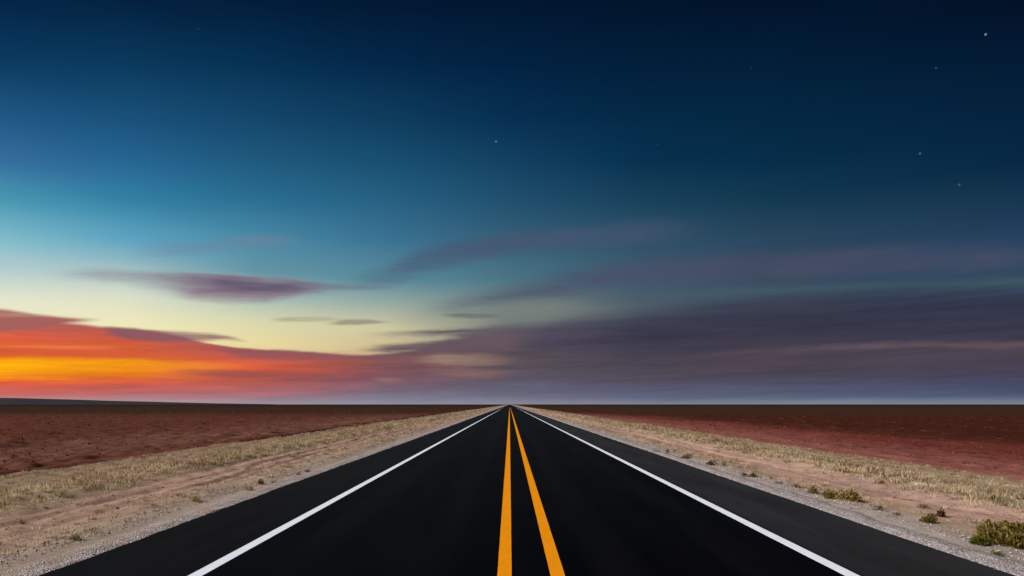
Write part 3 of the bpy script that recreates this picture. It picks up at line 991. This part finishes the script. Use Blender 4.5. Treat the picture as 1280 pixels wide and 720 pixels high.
tone_name = {'olive': 'olive_shrub', 'green': 'green_shrub', 'yellow': 'yellow_shrub', 'brown': 'dry_shrub', 'dark': 'dark_shrub', 'sage': 'sage_shrub'}
SH = [
    (1253, 682, 58, 31, 'olive', 'largest olive green shrub of the scene, by the gravel at lower right'),
    (1229, 683, 27, 14, 'green', 'low bright green shrub at the left foot of the largest olive shrub'),
    (1286, 673, 34, 20, 'olive', 'olive shrub cut by the right picture edge behind the largest shrub'),
    (1247, 696, 17, 7, 'green', 'flat green plant nearest the camera on the right verge'),
    (1163, 655, 24, 13, 'olive', 'small olive shrub on its own left of the largest shrub'),
    (1176, 647, 12, 12, 'brown', 'upright brown twiggy shrub touching the small olive shrub behind'),
    (1061, 627, 28, 15, 'yellow', 'fullest yellow green shrub at the right end of the roadside clump'),
    (1040, 624, 24, 12, 'olive', 'olive brown shrub in the middle of the yellowish roadside clump'),
    (1014, 617, 15, 11, 'yellow', 'small yellow shrub at the left end of the roadside clump'),
    (993, 610, 13, 6, 'brown', 'flat brown plant just left of the yellowish roadside clump'),
    (974, 605, 10, 5, 'dark', 'tiny dark plant at the gravel between two roadside clumps'),
    (942, 597, 15, 7, 'brown', 'wider brown shrub of the low pair on the gravel edge'),
    (929, 596, 12, 6, 'dark', 'darker narrow shrub joined to the wide brown one on gravel edge'),
    (906, 583, 10, 6, 'olive', 'small olive shrub just right of the dark green one'),
    (887, 582, 15, 8, 'dark', 'dark green shrub midway along the right gravel edge'),
    (857, 574, 18, 7, 'dark', 'long dark low shrub farther up the right gravel edge'),
    (834, 566, 8, 6, 'brown', 'small brown shrub set back from the gravel on far right verge'),
    (820, 566, 10, 6, 'dark', 'small dark shrub touching the gravel on far right verge'),
    (804, 561, 8, 4, 'brown', 'farthest tiny shrub along the right gravel edge'),
    (1097, 639, 16, 6, 'dark', 'flat dark brown plant just right of the yellow green shrub'),
    (1121, 645, 12, 5, 'dark', 'short dark plant in the gravel midway to the small olive shrub'),
    (1154, 636, 18, 6, 'brown', 'spread brown plant behind the small olive shrub'),
    (1101, 603, 15, 6, 'brown', 'brown shrub alone in the grass beyond the pink track'),
    (1240, 625, 13, 6, 'dark', 'dark shrub in the grass beyond the track near right edge'),
    (1208, 620, 14, 4, 'brown', 'thin brown plant in the grass left of the dark shrub'),
    (92, 677, 14, 8, 'green', 'small green weed on the lower left verge near the gravel'),
    (26, 656, 9, 5, 'dark', 'dark tuft beside the wheel ruts at the left picture edge'),
    (147, 632, 6, 4, 'dark', 'tiny dark plant on the pink soil of the left verge'),
    (243, 628, 16, 8, 'yellow', 'yellow shrub at the left gravel nearest the camera'),
    (309, 615, 14, 8, 'yellow', 'yellow green shrub left of the brown roadside mound'),
    (326, 606, 14, 8, 'brown', 'rounded brown shrub in the middle of the left roadside'),
    (342, 605, 9, 5, 'brown', 'low brown plant right of the rounded brown shrub'),
    (374, 594, 8, 5, 'brown', 'left one of two little brown shrubs at the left gravel'),
    (385, 591, 9, 6, 'dark', 'right one of two little brown shrubs at the left gravel'),
    (367, 571, 15, 5, 'brown', 'long brown plant in the grass hump of the left verge'),
    (485, 553, 24, 4, 'olive', 'long flat olive shrub far along the left gravel edge'),
    (433, 562, 10, 4, 'brown', 'small brown plant in straw grass on far left verge'),
    (500, 528, 6, 5, 'brown', 'lone brown shrub where the far left verge meets the red field'),
    (17, 574, 13, 7, 'dark', 'dark shrub standing in the red field at left picture edge'),
    (57, 636, 8, 4, 'sage', 'grey green tuft on the hump of the left verge'),
]
for s_ in SH:
    shrub(*s_)

# ================================================================= stars
def star(px, py, rpx, bright, label):
    D = 30000.0
    x = (px - VX) / F * D; z = H + (VY - py) / F * D
    me = bpy.data.meshes.new('star')
    import bmesh
    bm = bmesh.new()
    bmesh.ops.create_icosphere(bm, subdivisions=2, radius=rpx / F * D)
    bm.to_mesh(me); bm.free()
    mt = bpy.data.materials.new('starlight')
    mt.use_nodes = True
    nt = NT(mt.node_tree)
    nt.n.remove(nt.n['Principled BSDF'])
    em = nt.node('ShaderNodeEmission')
    c = [v / GAIN * 0.5 for v in lin(bright)]
    em.inputs[0].default_value = (*c, 1)
    em.inputs[1].default_value = 1.0
    nt.l.new(em.outputs[0], nt.n['Material Output'].inputs['Surface'])
    me.materials.append(mt)
    o = bpy.data.objects.new('star', me)
    COL.objects.link(o)
    o.location = (x, D, z)
    tag(o, label, 'star', 'stars in the upper sky')


star(1232, 43, 1.5, (150, 178, 196), 'brightest star, high in the dark sky near the upper right corner')
star(1170, 85, 1.3, (66, 100, 124), 'dim star a little below and left of the brightest star')
star(1150, 192, 1.5, (84, 124, 150), 'upper left star of the close pair low at the right')
star(1199, 231, 1.5, (88, 120, 146), 'lower right star of the close pair low at the right')
star(939, 85, 1.2, (36, 70, 96), 'very faint star high in the sky right of the middle')
star(822, 181, 1.2, (44, 82, 108), 'faint star left of the faintest star, right of the road')
star(909, 199, 1.2, (30, 70, 100), 'faintest star, between the close pair and the road')
star(620, 177, 1.5, (110, 142, 166), 'clear star alone almost straight above the road')
star(248, 36, 1.4, (34, 78, 112), 'only star on the left side, faint and near the top')

# ================================================================= camera
cd = bpy.data.cameras.new('camera')
cd.sensor_width = 36.0
cd.lens = 36.0 * F / 1280.0
cd.shift_x = (640 - VX) / 1280.0
cd.shift_y = (VY - 360.0) / 1280.0
cd.clip_start = 0.1
cd.clip_end = 120000
co = bpy.data.objects.new('camera', cd)
COL.objects.link(co)
co.location = (0, 0, H)
co.rotation_euler = (R(90), 0, 0)
SC.camera = co
SC.render.resolution_x, SC.render.resolution_y = 1024, 576
SC.view_settings.view_transform = 'Standard'
SC.view_settings.look = 'None'
SC.view_settings.exposure = EXPO
SC.view_settings.gamma = 1
SC.cycles.max_bounces = 3
SC.cycles.diffuse_bounces = 2
SC.cycles.glossy_bounces = 1
SC.cycles.transmission_bounces = 2
w.cycles.sampling_method = 'MANUAL'
w.cycles.sample_map_resolution = 256
SC.cycles.transparent_max_bounces = 4
